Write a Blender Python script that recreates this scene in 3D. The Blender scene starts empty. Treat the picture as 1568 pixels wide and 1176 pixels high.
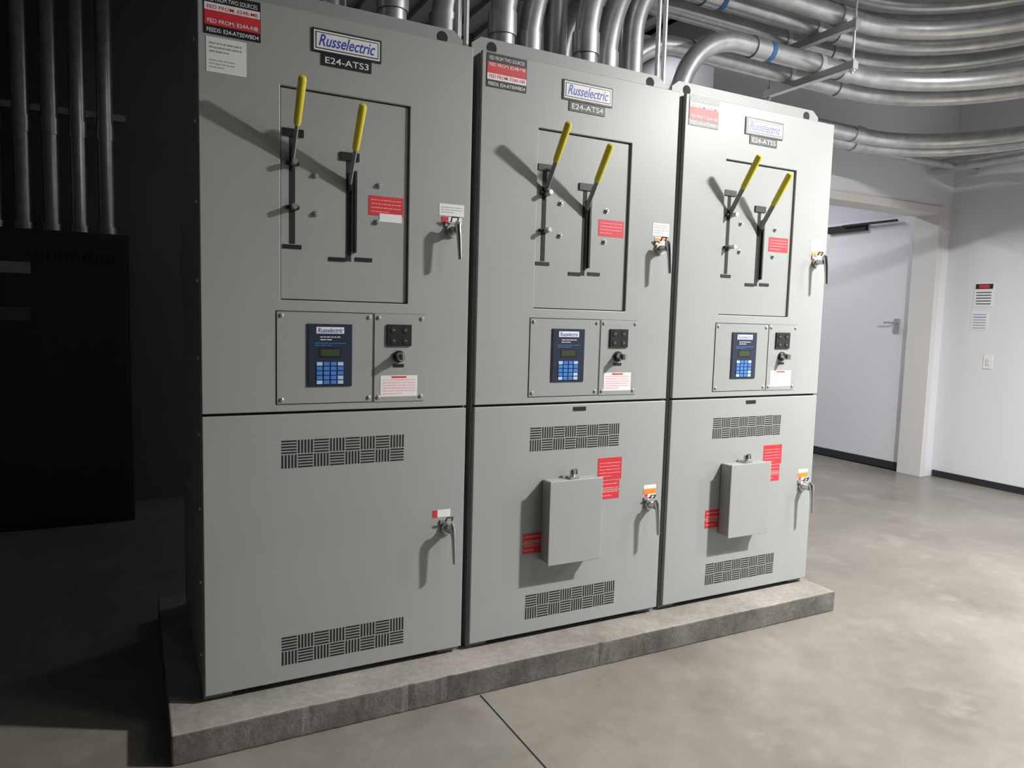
import bpy, math, random
from mathutils import Vector, Matrix
random.seed(4)
scn=bpy.context.scene
scn.view_settings.view_transform='Standard'
scn.view_settings.look='None'
scn.view_settings.exposure=0.0

# ------------------------------------------------------------ materials
def new_mat(name):
    m=bpy.data.materials.new(name); m.use_nodes=True
    nt=m.node_tree; return m,nt,nt.nodes['Principled BSDF']
def mat(name,col,rough=0.5,metal=0.0,noise=0.0,scale=8.0,bump=0.0,bscale=60.0,spec=0.5,emit=0.0,vary_rough=0.0):
    m,nt,b=new_mat(name)
    b.inputs['Base Color'].default_value=(*col,1)
    b.inputs['Roughness'].default_value=rough
    b.inputs['Metallic'].default_value=metal
    b.inputs['Specular IOR Level'].default_value=spec
    if emit:
        b.inputs['Emission Color'].default_value=(*col,1); b.inputs['Emission Strength'].default_value=emit
    tc=nt.nodes.new('ShaderNodeTexCoord')
    if noise>0:
        n=nt.nodes.new('ShaderNodeTexNoise'); n.inputs['Scale'].default_value=scale; n.inputs['Detail'].default_value=6
        nt.links.new(tc.outputs['Object'],n.inputs['Vector'])
        r=nt.nodes.new('ShaderNodeValToRGB')
        r.color_ramp.elements[0].position=0.3; r.color_ramp.elements[1].position=0.7
        r.color_ramp.elements[0].color=(*[c*(1-noise) for c in col],1)
        r.color_ramp.elements[1].color=(*[min(1,c*(1+noise)) for c in col],1)
        nt.links.new(n.outputs['Fac'],r.inputs['Fac']); nt.links.new(r.outputs['Color'],b.inputs['Base Color'])
        if vary_rough:
            mr=nt.nodes.new('ShaderNodeMapRange'); mr.inputs['To Min'].default_value=rough-vary_rough; mr.inputs['To Max'].default_value=rough+vary_rough
            nt.links.new(n.outputs['Fac'],mr.inputs['Value']); nt.links.new(mr.outputs['Result'],b.inputs['Roughness'])
    if bump>0:
        n2=nt.nodes.new('ShaderNodeTexNoise'); n2.inputs['Scale'].default_value=bscale; n2.inputs['Detail'].default_value=4
        nt.links.new(tc.outputs['Object'],n2.inputs['Vector'])
        bp=nt.nodes.new('ShaderNodeBump'); bp.inputs['Strength'].default_value=bump; bp.inputs['Distance'].default_value=0.01
        nt.links.new(n2.outputs['Fac'],bp.inputs['Height']); nt.links.new(bp.outputs['Normal'],b.inputs['Normal'])
    return m
PAINT=mat('cabinet_grey_paint',(0.332,0.347,0.336),0.42,0,0.035,2.5,0.04,350)
PAINT2=mat('cabinet_grey_plate',(0.322,0.337,0.326),0.4,0,0.02,3)
BODY=mat('cabinet_body_grey',(0.26,0.275,0.27),0.5)
DARK=mat('gap_black',(0.008,0.008,0.009),0.7)
BLACK=mat('black_plastic',(0.012,0.012,0.013),0.4)
STEEL=mat('zinc_steel',(0.55,0.55,0.54),0.35,0.9,0.1,30)
LEVER=mat('lever_steel',(0.30,0.31,0.31),0.45,0.4)
CHROME=mat('chrome',(0.6,0.6,0.6),0.22,1.0)
YEL=mat('yellow_grip',(0.72,0.62,0.04),0.5)
RED=mat('label_red',(0.60,0.03,0.04),0.45)
PINK=mat('label_print_pink',(0.85,0.40,0.42),0.5)
WHITE=mat('label_white',(0.78,0.78,0.78),0.45)
ORANGE=mat('label_orange',(0.85,0.25,0.03),0.45)
BLUE=mat('brand_blue',(0.02,0.06,0.42),0.4)
NAVY=mat('controller_navy',(0.022,0.030,0.055),0.35)
LCD=mat('lcd_green',(0.05,0.075,0.04),0.2)
KEYB=mat('key_blue',(0.06,0.22,0.6),0.4)
KEYW=mat('key_pale',(0.45,0.6,0.85),0.4)
TXT=mat('print_white',(0.8,0.8,0.8),0.5)
GALV=mat('galvanised_conduit',(0.54,0.55,0.56),0.38,0.7,0.14,14,0.02,80)
GALVD=mat('galvanised_conduit_dark',(0.36,0.36,0.37),0.36,0.85,0.12,14)  # darker tone of the galvanised conduit
STRUT=mat('strut_white_zinc',(0.7,0.71,0.72),0.4,0.4)
BAND=mat('blue_tape',(0.05,0.2,0.5),0.5)
WALLW=mat('wall_white_paint',(0.72,0.72,0.75),0.7,0,0.02,1.5,0.03,120)
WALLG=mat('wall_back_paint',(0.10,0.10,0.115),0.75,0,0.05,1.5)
DECK=mat('ceiling_deck_paint',(0.5,0.5,0.52),0.7)
DOORW=mat('door_white_paint',(0.70,0.70,0.735),0.45,0,0.01,2)
FRAME=mat('door_frame_cream',(0.66,0.65,0.63),0.5)
BASEB=mat('rubber_baseboard',(0.02,0.02,0.024),0.5)
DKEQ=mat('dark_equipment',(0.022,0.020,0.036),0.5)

def concrete(name,c0,c1,rough,sc=1.2,speck=0.25,bump=0.08,fine=14,seams=False):
    m,nt,b=new_mat(name); N=nt.nodes; L=nt.links
    tc=N.new('ShaderNodeTexCoord')
    n1=N.new('ShaderNodeTexNoise'); n1.inputs['Scale'].default_value=sc; n1.inputs['Detail'].default_value=9; n1.inputs['Roughness'].default_value=0.62
    n2=N.new('ShaderNodeTexNoise'); n2.inputs['Scale'].default_value=sc*fine; n2.inputs['Detail'].default_value=8; n2.inputs['Roughness'].default_value=0.7
    L.new(tc.outputs['Object'],n1.inputs['Vector']); L.new(tc.outputs['Object'],n2.inputs['Vector'])
    r=N.new('ShaderNodeValToRGB'); r.color_ramp.elements[0].position=0.32; r.color_ramp.elements[1].position=0.68
    r.color_ramp.elements[0].color=(*c0,1); r.color_ramp.elements[1].color=(*c1,1)
    L.new(n1.outputs['Fac'],r.inputs['Fac'])
    r2=N.new('ShaderNodeValToRGB'); r2.color_ramp.elements[0].position=0.35; r2.color_ramp.elements[1].position=0.72
    k=1-speck; r2.color_ramp.elements[0].color=(k,k,k*0.98,1); r2.color_ramp.elements[1].color=(1.0,1.0,1.0,1)
    L.new(n2.outputs['Fac'],r2.inputs['Fac'])
    mx=N.new('ShaderNodeMix'); mx.data_type='RGBA'; mx.blend_type='MULTIPLY'; mx.inputs['Factor'].default_value=1
    L.new(r.outputs['Color'],mx.inputs['A']); L.new(r2.outputs['Color'],mx.inputs['B'])
    out=mx.outputs['Result']
    if seams:   # sparse pale blotches in the polished slab's colour
        n3=N.new('ShaderNodeTexNoise'); n3.inputs['Scale'].default_value=3.0; n3.inputs['Detail'].default_value=10; n3.inputs['Roughness'].default_value=0.65; n3.inputs['Distortion'].default_value=0.2
        L.new(tc.outputs['Object'],n3.inputs['Vector'])
        r3=N.new('ShaderNodeValToRGB'); r3.color_ramp.elements[0].position=0.56; r3.color_ramp.elements[0].color=(0,0,0,1); r3.color_ramp.elements[1].position=0.70; r3.color_ramp.elements[1].color=(0.45,0.45,0.45,1)
        L.new(n3.outputs['Fac'],r3.inputs['Fac'])
        m3=N.new('ShaderNodeMix'); m3.data_type='RGBA'; m3.inputs['B'].default_value=(c1[0]*1.2,c1[1]*1.22,c1[2]*1.25,1)
        L.new(r3.outputs['Color'],m3.inputs['Factor']); L.new(out,m3.inputs['A']); out=m3.outputs['Result']
    L.new(out,b.inputs['Base Color'])
    mr=N.new('ShaderNodeMapRange'); mr.inputs['To Min'].default_value=rough-0.08; mr.inputs['To Max'].default_value=rough+0.12
    L.new(n1.outputs['Fac'] if seams else n2.outputs['Fac'],mr.inputs['Value']); L.new(mr.outputs['Result'],b.inputs['Roughness'])
    bp=N.new('ShaderNodeBump'); bp.inputs['Strength'].default_value=bump; bp.inputs['Distance'].default_value=0.01
    L.new(n2.outputs['Fac'],bp.inputs['Height']); L.new(bp.outputs['Normal'],b.inputs['Normal'])
    return m
FLOORM=concrete('polished_concrete',(0.185,0.168,0.147),(0.292,0.270,0.238),0.29,1.3,0.16,0.012,10,True)
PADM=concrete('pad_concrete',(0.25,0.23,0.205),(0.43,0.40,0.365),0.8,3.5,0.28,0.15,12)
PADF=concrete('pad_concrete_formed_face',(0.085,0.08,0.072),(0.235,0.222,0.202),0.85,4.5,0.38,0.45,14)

# ------------------------------------------------------------ mesh builder
class MB:
    def __init__(s): s.v=[];s.f=[];s.m=[];s.mats=[]
    def mi(s,m):
        if m not in s.mats: s.mats.append(m)
        return s.mats.index(m)
    def box(s,x0,x1,y0,y1,z0,z1,m):
        b=len(s.v)
        s.v+=[(x0,y0,z0),(x1,y0,z0),(x1,y1,z0),(x0,y1,z0),(x0,y0,z1),(x1,y0,z1),(x1,y1,z1),(x0,y1,z1)]
        for f in [(0,3,2,1),(4,5,6,7),(0,1,5,4),(1,2,6,5),(2,3,7,6),(3,0,4,7)]:
            s.f.append(tuple(b+i for i in f)); s.m.append(s.mi(m))
    def prism(s,pts,y0,y1,m):   # polygon in xz (ccw seen from -y), extruded in y
        b=len(s.v); n=len(pts)
        s.v+=[(p[0],y0,p[1]) for p in pts]+[(p[0],y1,p[1]) for p in pts]
        k=s.mi(m)
        s.f.append(tuple(b+i for i in range(n))); s.m.append(k)
        s.f.append(tuple(b+n+i for i in reversed(range(n)))); s.m.append(k)
        for i in range(n):
            j=(i+1)%n; s.f.append((b+j,b+i,b+n+i,b+n+j)); s.m.append(k)
    def frame(s,X,Z,hx,hz,y0,y1,m):  # plate with rectangular hole
        xs=[X[0],hx[0],hx[1],X[1]]; zs=[Z[0],hz[0],hz[1],Z[1]]
        b=len(s.v); k=s.mi(m)
        for y in (y0,y1):
            for z in zs:
                for x in xs: s.v.append((x,y,z))
        id=lambda i,j,l:b+l*16+j*4+i
        for j in range(3):
            for i in range(3):
                if i==1 and j==1: continue
                s.f.append((id(i,j,0),id(i+1,j,0),id(i+1,j+1,0),id(i,j+1,0)));s.m.append(k)
                s.f.append((id(i,j,1),id(i,j+1,1),id(i+1,j+1,1),id(i+1,j,1)));s.m.append(k)
        def side(a,c):
            s.f.append((a[0],a[1],c[1],c[0])); s.m.append(k)
        for i in range(3):
            side((id(i,0,0),id(i,0,1)),(id(i+1,0,0),id(i+1,0,1)))
            side((id(i+1,3,0),id(i+1,3,1)),(id(i,3,0),id(i,3,1)))
            side((id(0,i+1,0),id(0,i+1,1)),(id(0,i,0),id(0,i,1)))
            side((id(3,i,0),id(3,i,1)),(id(3,i+1,0),id(3,i+1,1)))
        side((id(2,1,0),id(2,1,1)),(id(1,1,0),id(1,1,1)))
        side((id(1,2,0),id(1,2,1)),(id(2,2,0),id(2,2,1)))
        side((id(1,1,0),id(1,1,1)),(id(1,2,0),id(1,2,1)))
        side((id(2,2,0),id(2,2,1)),(id(2,1,0),id(2,1,1)))
    def tube(s,pts,radii,m,seg=14,flat=1.0,cap=True):
        pts=[Vector(p) for p in pts]
        if not hasattr(radii,'__len__'): radii=[radii]*len(pts)
        q=[(pts[0],radii[0])]
        for p,r in zip(pts[1:],radii[1:]):
            if (p-q[-1][0]).length>1e-6: q.append((p,r))
        pts=[a[0] for a in q]; radii=[a[1] for a in q]; n=len(pts)
        k=s.mi(m); b=len(s.v)
        t0=(pts[1]-pts[0]).normalized()
        a=Vector((0,0,1)) if abs(t0.z)<0.9 else Vector((1,0,0))
        nrm=(a-t0*a.dot(t0)).normalized()
        for i in range(n):
            if i==0: t=t0
            elif i==n-1: t=(pts[i]-pts[i-1]).normalized()
            else: t=((pts[i]-pts[i-1]).normalized()+(pts[i+1]-pts[i]).normalized()).normalized()
            nrm=(nrm-t*nrm.dot(t)).normalized(); bi=t.cross(nrm)
            for q in range(seg):
                an=2*math.pi*q/seg
                s.v.append(tuple(pts[i]+(nrm*math.cos(an)+bi*math.sin(an)*flat)*radii[i]))
        for i in range(n-1):
            for q in range(seg):
                r=(q+1)%seg
                s.f.append((b+i*seg+q,b+i*seg+r,b+(i+1)*seg+r,b+(i+1)*seg+q)); s.m.append(k)
        if cap:
            s.f.append(tuple(b+q for q in reversed(range(seg)))); s.m.append(k)
            s.f.append(tuple(b+(n-1)*seg+q for q in range(seg))); s.m.append(k)
    def cyl(s,p0,p1,r,m,seg=20): s.tube([p0,p1],r,m,seg)
    def emit(s,name,parent=None,smooth=False,bevel=0,seg=2):
        me=bpy.data.meshes.new(name); me.from_pydata(s.v,[],s.f)
        for m in s.mats: me.materials.append(m)
        for p,k in zip(me.polygons,s.m): p.material_index=k
        me.update()
        ob=bpy.data.objects.new(name,me); scn.collection.objects.link(ob)
        if smooth:
            for p in me.polygons: p.use_smooth=len(p.vertices)<=4
            try: me.set_sharp_from_angle(angle=math.radians(40))
            except Exception: pass
        if bevel:
            bm=ob.modifiers.new('bevel','BEVEL'); bm.width=bevel; bm.segments=seg; bm.limit_method='ANGLE'
        if parent: ob.parent=parent
        return ob
def empty(name,loc=(0,0,0)):
    e=bpy.data.objects.new(name,None); e.location=loc; e.empty_display_size=0.1; scn.collection.objects.link(e); return e
def text(parent,name,s,x0,x1,z0,z1,y,m,shear=0.0,bold=0.0,axis='y'):
    cu=bpy.data.curves.new(name,'FONT'); cu.body=s; cu.shear=shear; cu.offset=bold; cu.resolution_u=3
    t=bpy.data.objects.new(name+'_t',cu); scn.collection.objects.link(t)
    bpy.context.view_layer.update()
    me=bpy.data.meshes.new_from_object(t)
    bpy.data.objects.remove(t)
    xs=[v.co.x for v in me.vertices]; ys=[v.co.y for v in me.vertices]
    if not xs: return
    ax,bx,ay,by=min(xs),max(xs),min(ys),max(ys)
    for v in me.vertices:
        X=x0+(v.co.x-ax)/(bx-ax)*(x1-x0); Z=z0+(v.co.y-ay)/max(1e-6,(by-ay))*(z1-z0)
        v.co=(X,y,Z) if axis=='y' else (y,-X,Z)
    me.materials.clear(); me.materials.append(m)
    ob=bpy.data.objects.new(name,me); scn.collection.objects.link(ob); ob.parent=parent
    return ob
def fillet(pts,r,n=8):
    pts=[Vector(p) for p in pts]; out=[pts[0]]
    for i in range(1,len(pts)-1):
        a,b,c=pts[i-1],pts[i],pts[i+1]
        u=(a-b); v=(c-b); lu,lv=u.length,v.length; u.normalize(); v.normalize()
        ang=u.angle(v); d=min(r/math.tan(ang/2),lu*0.49 if i>1 else lu*0.98,lv*0.49 if i<len(pts)-2 else lv*0.98); rr=d*math.tan(ang/2)
        p0=b+u*d; cen=b+(u+v).normalized()*(rr/math.sin(ang/2))
        s0=p0-cen; s1=b+v*d-cen; tot=s0.angle(s1); ax=s0.cross(s1).normalized()
        for k in range(n+1):
            out.append(cen+Matrix.Rotation(tot*k/n,3,ax)@s0)
    out.append(pts[-1]); return out

# ------------------------------------------------------------ cabinets
W=0.914; G=0.029; Z0=0.10; ZS=1.050; ZT=2.341; DEP=0.92
def vent(mb,x0,x1,z0,z1,cols=8,rows=2):
    bw=(x1-x0)/cols; bh=(z1-z0)/rows
    for c in range(cols):
        for r in range(rows):
            ax=x0+c*bw; az=z0+r*bh
            horiz=((c+(rows-1-r))%2==0)
            n=5
            if horiz:
                for i in range(n):
                    zz=az+bh*(i+0.5)/n; h=bh/n*0.27
                    mb.box(ax+0.002,ax+bw-0.002,-0.0006,0.004,zz-h,zz+h,DARK)
            else:
                for i in range(n):
                    xx=ax+bw*(i+0.5)/n; h=bw/n*0.28
                    mb.box(xx-h,xx+h,-0.0006,0.004,az+0.002,az+bh-0.002,DARK)
def screw(mb,x,z,y=0.0,r=0.006,h=0.006): 
    mb.tube([(x,y+0.002,z),(x,y-h*0.6,z),(x,y-h,z)],[r,r,r*0.6],STEEL,12)
def lines(mb,x0,x1,z0,z1,n,m,y,frac=0.45):
    for i in range(n):
        zz=z1-(z1-z0)*(i+0.5)/n; w=(x1-x0)*(1 if i<n-1 else 0.6)
        p=x0
        while p<x0+w-0.004:
            q=min(x0+w,p+random.uniform(0.006,0.02)); mb.box(p,q,y-0.0003,y,zz-(z1-z0)/n*frac/2,zz+(z1-z0)/n*frac/2,m); p=q+0.0025
def handle(mb,x,z,L=0.105):
    mb.tube([(x,0.0,z),(x,-0.012,z)],0.024,STEEL,24)
    mb.tube([(x,-0.012,z),(x,-0.05,z)],[0.016,0.013],CHROME,20)
    mb.tube([(x,-0.046,z+0.022),(x,-0.058,z+0.012),(x+0.002,-0.062,z-0.02),(x+0.006,-0.066,z-L)],[0.012,0.014,0.011,0.008],CHROME,14,0.8)
    mb.box(x-0.028,x+0.028,-0.006,0,z+0.014,z+0.032,STEEL)
    mb.tube([(x-0.012,-0.02,z+0.03),(x-0.012,-0.03,z+0.045),(x+0.012,-0.03,z+0.045),(x+0.012,-0.02,z+0.03)],0.003,BLACK,8)
def cabinet(X0,num,name,idx):
    P=empty('transfer_switch_cabinet',(X0,0,0))
    b=MB()
    b.box(0,W,0.024,DEP,Z0+0.012,ZT-0.004,BODY)
    b.box(0.03,W-0.03,0.05,DEP-0.03,Z0,Z0+0.03,DARK)
    for x in (0.0,W-0.09): b.box(x,x+0.09,0.03,0.12,Z0,Z0+0.02,BODY)
    b.emit('body',P,bevel=0.003)
    d=MB()
    d.box(0.006,W-0.006,0.019,0.026,Z0+0.02,ZT-0.008,DARK)
    d.emit('door_gap_backing',P)  # black sheet behind the doors, shows through their gaps
    u=MB(); u.frame((0.003,W-0.003),(ZS+0.005,ZT),(0.243,0.677),(1.423,2.101),0.0,0.02,PAINT); 
    u.emit('upper_door',P,bevel=0.0025)
    lp=MB(); lp.box(0.003,W-0.003,0.0,0.02,Z0+0.025,ZS-0.004,PAINT); lp.emit('lower_door',P,bevel=0.0025)
    ip=MB(); ip.box(0.2465,0.674,0.011,0.019,1.4265,2.097,PAINT2); ip.emit('inner_panel',P,bevel=0.001)
    L=MB(); k=0.028
    L.prism([(0.004,ZT-0.03),(W-0.004,ZT-0.03),(W-0.004,ZT+0.055),(W-0.004-k*1.3,ZT+0.082),(0.004+k*1.3,ZT+0.082),(0.004,ZT+0.055)],0.098,0.106,PAINT)
    for hx in (0.085,W-0.085):
        L.cyl((hx,0.097,ZT+0.05),(hx,0.0985,ZT+0.05),0.021,DARK,24)
    L.emit('lifting_plate',P)
    v=MB(); vent(v,0.243,0.672,0.862,0.960); vent(v,0.243,0.680,0.180,0.283); v.emit('vent_slots',P)
    c=MB()
    c.box(0.228,0.553,-0.0005,0.001,1.078,1.388,DARK); c.box(0.557,0.744,-0.0005,0.001,1.078,1.388,DARK)
    c.box(0.231,0.550,-0.003,0,1.081,1.385,PAINT2); c.box(0.558,0.743,-0.003,0,1.079,1.387,PAINT2)
    for x in (0.245,0.538,0.572,0.730):
        for z in (1.095,1.372): screw(c,x,z,-0.003,0.007,0.005)
    c.emit('control_cover_plates',P)
    k=MB()
    k.box(0.328,0.478,-0.007,-0.002,1.137,1.347,NAVY)
    k.box(0.332,0.4745,-0.008,-0.007,1.1405,1.3435,NAVY)
    k.box(0.357,0.450,-0.0086,-0.008,1.315,1.337,WHITE)
    k.box(0.366,0.441,-0.0086,-0.008,1.234,1.268,BLACK); k.box(0.372,0.435,-0.009,-0.0085,1.240,1.262,LCD)
    lines(k,0.370,0.440,1.290,1.308,2,TXT,-0.008,0.3); lines(k,0.352,0.455,1.272,1.286,2,KEYB,-0.008,0.3)
    for r in range(5):
        for q in range(4):
            x=0.358+q*0.0235; z=1.208-r*0.0155
            m=KEYB if (q<3 or r in(1,2)) else KEYW
            if q==0 and r in (0,4): m=KEYW
            k.box(x,x+0.019,-0.0105,-0.0075,z-0.0005,z+0.0115,m)
    k.emit('transfer_controller',P)
    text(P,'controller_logo','Russelectric',0.361,0.446,1.318,1.334,-0.0090,BLUE,0.35,0.01)
    g=MB()
    g.box(0.602,0.690,-0.010,-0.002,1.275,1.350,BLACK)
    for gx in (0.624,0.668):
        for gz in (1.294,1.331):
            g.tube([(gx,-0.009,gz),(gx,-0.012,gz)],[0.013,0.012],DARK,20)
            g.box(gx-0.003,gx+0.003,-0.0135,-0.012,gz-0.002,gz+0.002,STEEL)
    g.tube([(0.645,-0.003,1.238),(0.645,-0.012,1.238)],0.021,BLACK,24)
    g.tube([(0.645,-0.012,1.238),(0.645,-0.036,1.238),(0.645,-0.04,1.238)],[0.016,0.015,0.012],CHROME,20)
    g.box(0.641,0.649,-0.062,-0.036,1.226,1.250,STEEL)
    g.box(0.625,0.665,-0.0045,-0.003,1.200,1.211,BLACK)
    g.emit('selector_switches',P)
    l=MB()
    l.box(0.580,0.716,-0.004,-0.0028,1.096,1.171,WHITE); lines(l,0.588,0.708,1.102,1.160,6,PINK,-0.004,0.35)
    l.box(0.620,0.675,-0.0044,-0.004,1.162,1.168,RED)
    l.box(0.341,0.571,-0.004,0,2.222,2.296,BLACK)
    l.box(0.347,0.565,-0.0055,-0.004,2.228,2.290,WHITE)
    l.box(0.352,0.560,-0.006,-0.0055,2.233,2.285,BLACK); l.box(0.355,0.557,-0.0065,-0.006,2.236,2.282,WHITE)
    l.box(0.372,0.538,-0.003,0,2.184,2.220,BLACK)
    l.box(0.020,0.184,-0.002,0,2.216,2.335,BLACK)
    l.box(0.022,0.182,-0.0028,-0.002,2.242,2.304,RED)
    if idx==2: l.box(0.022,0.182,-0.0032,-0.0028,2.242,2.264,WHITE)
    if idx==1:
        l.box(0.022,0.182,-0.0032,-0.0028,2.285,2.307,WHITE)
        l.box(0.026,0.142,-0.001,0,2.105,2.208,WHITE); lines(l,0.034,0.128,2.16,2.196,3,PAINT2,-0.001,0.4); lines(l,0.034,0.110,2.115,2.145,3,PAINT2,-0.001,0.3)
    if idx==3: l.box(0.022,0.182,-0.0032,-0.0028,2.290,2.309,WHITE)
    l.box(0.536,0.660,0.0100,0.0111,1.722,1.788,RED); lines(l,0.545,0.651,1.729,1.781,4,PINK,0.0100,0.18)
    if idx==1: l.box(0.575,0.655,0.0096,0.0106,1.702,1.730,WHITE)
    if idx==1:
        l.box(0.790,0.886,-0.001,0,1.742,1.784,WHITE); lines(l,0.797,0.879,1.75,1.776,3,PAINT2,-0.001,0.3)
        l.box(0.800,0.878,-0.001,0,1.713,1.738,WHITE); l.box(0.800,0.826,-0.0013,-0.001,1.713,1.738,RED)
        l.box(0.786,0.856,-0.001,0,0.640,0.668,WHITE); l.box(0.786,0.804,-0.0013,-0.001,0.640,0.668,RED)
    else:
        l.box(0.800,0.886,-0.001,0,1.742,1.795,WHITE); lines(l,0.806,0.88,1.75,1.79,4,PAINT2,-0.001,0.3)
        l.box(0.812,0.878,-0.001,0,1.685,1.738,WHITE); l.box(0.812,0.842,-0.0013,-0.001,1.69,1.734,ORANGE); l.box(0.846,0.876,-0.0013,-0.001,1.724,1.738,ORANGE)
        l.box(0.812,0.878,-0.001,0,0.625,0.682,WHITE); l.box(0.812,0.878,-0.0013,-0.001,0.642,0.665,ORANGE); l.box(0.816,0.834,-0.0015,-0.0012,0.625,0.642,RED)
        l.box(0.440,0.500,-0.002,0,1.018,1.034,BLACK)
    l.emit('labels',P)
    text(P,'brand_text','Russelectric',0.362,0.549,2.242,2.279,-0.0069,BLUE,0.35,0.012)
    text(P,'designation_text','E24-ATS%d'%num,0.384,0.528,2.192,2.212,-0.0035,TXT,0,0.005)
    text(P,'feed_text_1','FED FROM TWO SOURCES',0.030,0.174,2.312,2.325,-0.0025,TXT)
    a,bb=('E24B-MB','E24A-NB')
    text(P,'feed_text_2','FED FROM: '+a,0.030,0.176,2.289,2.300,-0.0036,RED if idx in(1,3) else TXT,0,0.01)
    text(P,'feed_text_3','FED FROM: '+bb,0.030,0.176,2.248,2.260,-0.0036,RED if idx==2 else TXT,0,0.01)
    text(P,'feed_text_4','FEEDS: E24-ATSSWBD4',0.028,0.178,2.222,2.234,-0.0025,TXT,0,0.008)
    # operating levers
    h=MB()
    yp=0.011
    h.box(0.273,0.291,yp-0.0012,yp+0.002,1.606,1.955,DARK); h.box(0.459,0.477,yp-0.0012,yp+0.002,1.560,1.905,DARK)
    h.box(0.250,0.318,yp-0.006,yp,1.948,1.972,BLACK); h.box(0.438,0.502,yp-0.006,yp,1.893,1.920,BLACK)
    h.box(0.252,0.312,yp-0.003,yp,1.590,1.603,BLACK)
    h.box(0.402,0.458,yp-0.003,yp,1.558,1.571,BLACK); h.box(0.492,0.550,yp-0.003,yp,1.562,1.575,BLACK)
    h.emit('lever_slots',P)
    lv=MB()
    for (x,zt) in ((0.282,2.094),(0.468,2.040)):
        zb=zt-0.25
        p0=Vector((x,yp+0.01,zb)); p1=Vector((x,-0.155,zt)); dr=(p1-p0)
        a=p0+dr*0.50
        lv.tube([p0,a+dr*0.05],0.013,LEVER,12,0.45)
        lv.tube([p0,p0+dr*0.12],0.014,BLACK,12,0.6)
        lv.tube([a,a+dr*0.03,p1-dr*0.04,p1-dr*0.01,p1],[0.0125,0.0145,0.016,0.013,0.006],YEL,14,0.8)
    lv.emit('operating_levers',P,smooth=True)
    s=MB()
    for z in (1.862,1.722):
        s.tube([(0.282,yp,z),(0.282,-0.042,z)],0.009,STEEL,12); s.box(0.262,0.302,-0.004,yp,z-0.006,z+0.006,BLACK)
    for (x,z) in ((0.357,1.833),(0.357,1.709),(0.572,1.823),(0.566,1.70)):
        s.tube([(x,yp,z),(x,yp-0.004,z)],0.010,STEEL,20); screw(s,x,z,yp-0.004,0.007,0.008)
    s.box(0.484,0.492,-0.004,yp,1.59,1.86,BLACK)
    s.emit('panel_hardware',P,smooth=True)
    hd=MB(); handle(hd,0.840,1.690); handle(hd,0.842,0.598,0.12); hd.emit('door_handles',P,smooth=True)
    if idx>1:
        bx=MB(); bx.box(0.305,0.545,-0.064,-0.0005,0.420,0.750,PAINT); bx.emit('lever_storage_box',P,bevel=0.006)
        bl=MB()
        bl.box(0.301,0.549,-0.072,-0.064,0.415,0.754,PAINT); bl.emit('storage_box_lid',P,bevel=0.003)
        bt=MB()
        bt.box(0.405,0.445,-0.055,-0.015,0.750,0.760,STEEL); bt.tube([(0.425,-0.035,0.755),(0.425,-0.035,0.785)],0.012,CHROME,16)
        bt.tube([(0.415,-0.05,0.77),(0.415,-0.05,0.79),(0.435,-0.05,0.79),(0.435,-0.05,0.77)],0.003,BLACK,8)
        bt.emit('storage_box_latch',P)
        r=MB()
        r.box(0.570,0.690,-0.001,0,0.722,0.815,RED); lines(r,0.578,0.682,0.73,0.80,5,PINK,-0.001,0.16)
        r.box(0.590,0.682,-0.0008,0,0.682,0.718,RED); r.box(0.590,0.682,-0.0008,0,0.640,0.676,RED); lines(r,0.596,0.675,0.646,0.712,4,PINK,-0.0008,0.16)
        r.box(0.226,0.312,-0.001,0,0.497,0.535,RED); r.box(0.226,0.312,-0.001,0,0.452,0.490,RED); lines(r,0.232,0.306,0.457,0.53,4,PINK,-0.001,0.16)
        r.emit('warning_labels',P)
    if idx==1:
        s=MB()
        for i in range(9):
            z=0.25+i*0.245
            s.tube([(-0.0,0.05,z),(-0.006,0.05,z)],0.006,STEEL,10)
        s.emit('side_screws',P)
    return P
for i,num in enumerate((3,4,5)): cabinet(i*(W+G),num,'c',i+1)

# pad
pm=MB(); 
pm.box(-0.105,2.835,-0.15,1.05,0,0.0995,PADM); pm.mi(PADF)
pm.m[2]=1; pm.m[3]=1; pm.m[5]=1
pad=pm.emit('concrete_pad',None,bevel=0.006)
import bmesh
bm=bmesh.new(); bm.from_mesh(pad.data)
bmesh.ops.subdivide_edges(bm,edges=[e for e in bm.edges if abs(e.verts[0].co.x-e.verts[1].co.x)>1],cuts=120)
for v in bm.verts:
    if v.co.y<0 and -0.1<v.co.x<2.8:
        if v.co.z>0.05:
            v.co.y+=random.uniform(-0.001,0.001)+0.0015*math.sin(v.co.x*7)
            if random.random()<0.07: v.co.y+=0.005
        else: v.co.y+=random.uniform(-0.001,0.001)
bm.to_mesh(pad.data); bm.free()

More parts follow.
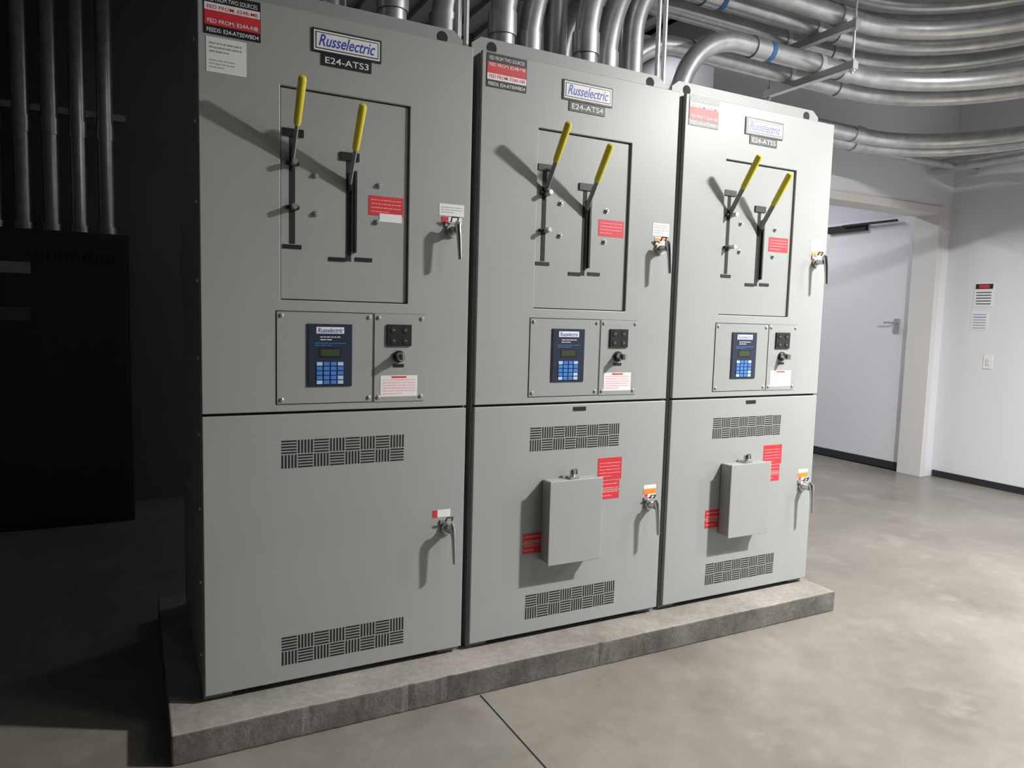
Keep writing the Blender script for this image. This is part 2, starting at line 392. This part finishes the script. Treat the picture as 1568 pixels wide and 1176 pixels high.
# ------------------------------------------------------------ room shell
XL,XR,YB,YF,HC=-3.2,6.54,3.35,-5.0,3.75; YD=1.74; XD=3.6
def single(name,boxes,m,bevel=0):
    b=MB()
    for q in boxes: b.box(*q,m)
    return b.emit(name,None,bevel=bevel)
single('floor',[(XL,XR+0.3,YF,4.8,-0.1,0)],FLOORM)
single('floor_joint',[(0.9215,0.9265,YF+0.01,-0.155,0.0,0.0012)],DARK)
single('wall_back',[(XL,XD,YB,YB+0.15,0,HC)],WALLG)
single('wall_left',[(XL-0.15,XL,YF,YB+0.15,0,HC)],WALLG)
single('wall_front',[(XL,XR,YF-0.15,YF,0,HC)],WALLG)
single('wall_right',[(XR,XR+0.2,YF,YD+0.2,0,HC)],WALLW)
OX0,OX1,OZ=4.55,6.37,2.45
single('wall_doorway',[(XD,OX0,YD,YD+0.2,0,HC),(OX1,XR,YD,YD+0.2,0,HC),(OX0,OX1,YD,YD+0.2,OZ,HC),(XD,XD+0.15,YD+0.2,YB+0.15,0,HC)],WALLW)
single('wall_corridor',[(6.62,6.74,YD+0.2,4.8,0,HC),(XD+0.15,6.74,4.7,4.8,0,HC),(XD,XD+0.15,YB+.15,4.8,0,HC)],WALLW)
f=MB()
f.box(OX1-0.02,OX1+0.045,YD-0.02,YD+0.22,0,OZ+0.05,FRAME); f.box(OX0-0.045,OX0+0.02,YD-0.02,YD+0.22,0,OZ+0.05,FRAME)
f.box(OX0+0.02,OX1-0.02,YD-0.02,YD+0.22,OZ-0.02,OZ+0.05,FRAME); f.emit('door_frame',None,bevel=0.004)
D=empty('door_1',(0,0,0)); d=MB()
d.box(6.40,6.45,YD+0.225,YD+1.75,0.07,2.46,DOORW); d.emit('leaf',D,bevel=0.003)
d=MB(); d.box(6.392,6.40,YD+0.24,YD+1.74,0.012,0.085,BASEB)
d.box(6.36,6.40,YD+0.75,YD+1.2,2.36,2.43,DARK); d.box(6.33,6.36,YD+0.4,YD+1.0,2.41,2.43,DARK)
for z in (0.5,1.3,2.1): d.cyl((6.385,YD+0.235,z),(6.385,YD+0.235,z+0.12),0.012,STEEL,12)
d.box(6.385,6.40,YD+0.33,YD+0.38,1.34,1.48,STEEL); d.cyl((6.385,YD+0.355,1.44),(6.34,YD+0.355,1.44),0.012,STEEL,12); d.box(6.335,6.347,YD+0.34,YD+0.46,1.432,1.448,STEEL); d.emit('hardware',D)
single('baseboard_right',[(XR-0.012,XR,YF,YD-0.02,0,0.06)],BASEB)
single('baseboard_corridor',[(6.608,6.62,YD+0.3,4.7,0,0.07)],BASEB)
# ceiling (ribbed deck)
c=MB(); c.box(XL,XR+0.3,YF,4.8,HC,HC+0.1,DECK)
x=XL
while x<XR:
    c.box(x,x+0.09,YF,4.7,HC-0.04,HC,DECK); x+=0.2
c.emit('ceiling')

# wall signs
S=empty('danger_sign',(0,0,0)); b=MB(); x=XR
b.box(x-0.004,x,1.30,1.47,1.60,1.81,WHITE); b.box(x-0.0045,x-0.004,1.31,1.46,1.755,1.80,BLACK); b.box(x-0.005,x-0.0045,1.34,1.43,1.763,1.792,RED)
for i in range(5): b.box(x-0.0045,x-0.004,1.32,1.45,1.62+i*0.025,1.628+i*0.025,BLACK)
b.emit('plate',S)
S=empty('arc_flash_notice',(0,0,0)); b=MB()
b.box(x-0.003,x,1.33,1.48,1.39,1.56,WHITE)
for i in range(6): b.box(x-0.0035,x-0.003,1.35,1.46,1.405+i*0.024,1.413+i*0.024,KEYB if i==4 else PAINT2)
b.emit('sheet',S)
S=empty('light_switch',(0,0,0)); b=MB(); b.box(x-0.006,x,1.26,1.34,1.05,1.17,WHITE); b.box(x-0.012,x-0.006,1.285,1.315,1.08,1.14,FRAME); b.emit('plate',S,bevel=0.002)

# ------------------------------------------------------------ conduits
R4=0.052
def ring(m,c,d,L,r,mt):
    c=Vector(c); d=Vector(d).normalized(); m.tube([c-d*L/2,c+d*L/2],r,mt,20)
def conduit(pts,r,bend,rings=(),name='overhead_conduit'):
    m=MB(); P=fillet(pts,bend,14); m.tube(P,r,GALV,20)
    for (c,d,L,rr,mt) in rings: ring(m,c,d,L,rr,mt)
    return m.emit(name,None,smooth=True)
ZC=ZT-0.003
for (x0,y,z,xt,bd,band,zs) in ((2.35,0.62,2.90,4.62,0.9,1,ZC),(2.10,0.84,2.90,4.86,0.9,0,ZC),
                       (1.95,0.48,3.12,4.36,0.85,1,ZC),(2.02,0.66,3.12,4.56,0.85,1,ZC),(1.80,0.88,3.12,4.78,0.85,0,ZC),
                       (1.50,0.44,3.33,4.34,0.9,0,ZC),(1.35,0.60,3.33,4.52,0.9,0,ZC),(1.62,0.80,3.33,4.72,0.9,0,ZC),(1.18,0.88,3.50,4.92,0.9,0,ZC),
                       (2.45,1.16,2.76,5.35,0.8,0,0.0),(2.30,1.34,2.76,5.58,0.8,0,0.0)):
    b2=0.40
    rg=[((x0,y,ZC+0.05),(0,0,1),0.07,R4+0.012,GALV),((x0+b2+0.15,y,z),(1,0,0),0.10,R4+0.008,GALV),((xt-bd-0.12,y,z),(1,0,0),0.10,R4+0.008,GALV),((xt,y-bd-0.15,z),(0,1,0),0.10,R4+0.008,GALV),
        ((3.37,y,z),(1,0,0),0.035,R4+0.006,STRUT)]
    if band: rg.append(((x0+b2+0.23,y,z),(1,0,0),0.03,R4+0.003,BAND))
    m=MB()
    P=fillet([(x0,y,zs),(x0,y,z),(xt,y,z)],b2,14)[:-1]+fillet([(x0+b2+0.2,y,z),(xt,y,z),(xt,-3.5,z)],bd,16)
    m.tube(P,R4,GALV,20)
    for q in rg: ring(m,*q)
    m.emit('overhead_conduit',None,smooth=True)
# long sweeps out of the first two cabinets, up to the high level
for j in range(8):
    x0=0.30+j*0.20+(0.06 if j>2 else 0); y=0.28+0.14*(j%2)
    conduit([(x0,y,ZC),(x0,y,2.75),(x0+0.55,y+0.1,HC-0.12),(x0+1.5,y+0.12,HC-0.11)],R4,0.7,[((x0,y,ZC+0.05),(0,0,1),0.07,R4+0.012,GALV),((x0,y,2.56),(0,0,1),0.09,R4+0.007,GALV)])
conduit([(1.6,1.52,2.80),(6.5,1.52,2.80)],0.03,0.3,name='branch_conduit')
for j in range(2):
    conduit([(6.15+0.14*j,1.70,2.78+0.1*j),(6.15+0.14*j,0.9,2.78+0.1*j),(5.95+0.14*j,0.4,2.78+0.1*j),(5.95+0.14*j,-3.5,2.78+0.1*j)],0.03,0.3,name='branch_conduit')
for j in range(3):   # small high-level branches
    conduit([(5.1+0.3*j,1.70,3.45),(5.1+0.3*j,-3.5,3.45)],0.022,0.3,name='branch_conduit')
# junction box under the high-level branches
J=empty('junction_box',(0,0,0)); b=MB(); b.box(5.02,5.30,0.15,0.42,3.30,3.426,STRUT); b.emit('housing',J,bevel=0.004)
b=MB(); b.box(5.01,5.31,0.14,0.43,3.29,3.302,STRUT); b.emit('cover',J,bevel=0.002)
# hangers
def hanger(xa,ya,xb,yb,zs,zlow):
    m=MB()
    for z in zs:
        if abs(xb-xa)>abs(yb-ya): m.box(xa,xb,ya,ya+0.041,z-0.041,z,STRUT)
        else: m.box(xa,xa+0.041,ya,yb,z-0.041,z,STRUT)
    for (x,y) in ((xa+0.02,ya+0.02),(xb-0.02 if abs(xb-xa)>0.1 else xa+0.02,yb-0.02 if abs(yb-ya)>0.1 else ya+0.02)):
        m.cyl((x,y,zlow),(x,y,HC),0.007,STRUT,8)
        for z in zs: m.cyl((x,y,z-0.055),(x,y,z+0.012),0.016,STRUT,6)
    m.emit('strut_hanger')
hanger(3.35,0.36,3.35,1.00,(2.845,3.065),2.78)
hanger(4.22,-0.75,5.05,-0.70,(2.845,3.065,3.275),2.78)
hanger(4.22,-3.0,5.05,-2.95,(2.845,3.065,3.275),2.78)
hanger(5.22,-0.75,5.72,-0.70,(2.705,),2.65)
for xc in (0.93,1.868):
    m=MB()
    for x in (xc-0.015,xc+0.02): m.cyl((x,0.16,ZT+0.0),(x,0.16,HC),0.010,STRUT,10)
    m.box(xc-0.03,xc+0.035,0.15,0.17,3.0,3.02,STRUT)
    m.emit('strut_post')

# ------------------------------------------------------------ left background
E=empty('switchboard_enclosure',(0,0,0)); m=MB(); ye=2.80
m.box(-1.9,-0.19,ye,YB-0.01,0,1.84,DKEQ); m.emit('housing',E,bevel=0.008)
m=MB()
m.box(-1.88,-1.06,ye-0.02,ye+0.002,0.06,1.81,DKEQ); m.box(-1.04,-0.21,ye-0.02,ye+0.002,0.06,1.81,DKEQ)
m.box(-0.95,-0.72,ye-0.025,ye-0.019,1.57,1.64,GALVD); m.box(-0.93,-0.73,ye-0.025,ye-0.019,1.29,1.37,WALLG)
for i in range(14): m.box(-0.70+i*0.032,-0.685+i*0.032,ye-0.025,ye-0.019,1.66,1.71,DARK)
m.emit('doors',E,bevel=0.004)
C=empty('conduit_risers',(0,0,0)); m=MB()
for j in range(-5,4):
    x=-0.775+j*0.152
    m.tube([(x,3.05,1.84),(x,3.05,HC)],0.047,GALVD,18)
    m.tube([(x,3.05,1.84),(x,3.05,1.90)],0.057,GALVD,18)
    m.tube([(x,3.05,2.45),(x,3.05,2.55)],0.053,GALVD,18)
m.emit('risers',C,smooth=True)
m=MB(); m.box(-1.75,-0.2,3.10,3.14,2.60,2.64,GALVD); m.emit('strut_bar',C)

# ------------------------------------------------------------ lights
def fixture(x,y,z,L,power,col=(1,0.985,0.96),w=0.12,up=0.0):  # builds strip lights and added fill lamps alike
    F=empty('strip_or_fill_light',(x,y,z)); b=MB()
    b.box(-L/2,L/2,-w/2,w/2,0.02,0.08,WHITE)
    for s in (-1,1): b.cyl((s*L*0.4,0,0.08),(s*L*0.4,0,HC-z),0.004,STEEL,6)
    b.emit('housing',F)
    def lamp(n,zz,rx,e):
        ld=bpy.data.lights.new(n,'AREA'); ld.shape='RECTANGLE'; ld.size=L; ld.size_y=w; ld.energy=e; ld.color=col
        lo=bpy.data.objects.new(n,ld); scn.collection.objects.link(lo); lo.parent=F; lo.location=(0,0,zz); lo.rotation_euler=(rx,0,0)
    lamp('lamp',0.01,0,power)
    if up: lamp('up_fill',0.09,math.pi,up)  # added upward fill, brightens conduits and ceiling
fixture(3.7,-2.0,3.14,0.28,325,w=0.10,up=22)
fixture(2.2,-2.0,3.30,0.4,10,up=5)
fixture(5.1,-1.7,2.42,0.8,72,(0.96,0.97,1.0),up=12)  # added unseen fill, brightens the right wall from below the conduits
fixture(5.2,3.2,3.0,1.2,26,(0.95,0.96,1.0))  # added unseen fill beyond the doorway, lights the door leaf
fixture(2.9,2.3,3.5,1.0,9,(0.97,0.98,1.0))
w=bpy.data.worlds.new('world'); scn.world=w; w.use_nodes=True
w.node_tree.nodes['Background'].inputs[0].default_value=(0.5,0.52,0.6,1); w.node_tree.nodes['Background'].inputs[1].default_value=0.01

# ------------------------------------------------------------ camera
yaw,pit,roll=0.4822,-0.09,0.0271
fw=Vector((math.sin(yaw)*math.cos(pit),math.cos(yaw)*math.cos(pit),math.sin(pit)))
r=Vector((math.cos(yaw),-math.sin(yaw),0)); u=r.cross(fw)
r2=r*math.cos(roll)+u*math.sin(roll); u2=u*math.cos(roll)-r*math.sin(roll)
cd=bpy.data.cameras.new('camera'); cd.sensor_width=36; cd.lens=36*1114.25/1568; cd.clip_start=0.05
co=bpy.data.objects.new('camera',cd); scn.collection.objects.link(co)
co.matrix_world=Matrix(((r2.x,u2.x,-fw.x,-0.1877),(r2.y,u2.y,-fw.y,-2.4629),(r2.z,u2.z,-fw.z,1.3827),(0,0,0,1)))
scn.camera=co
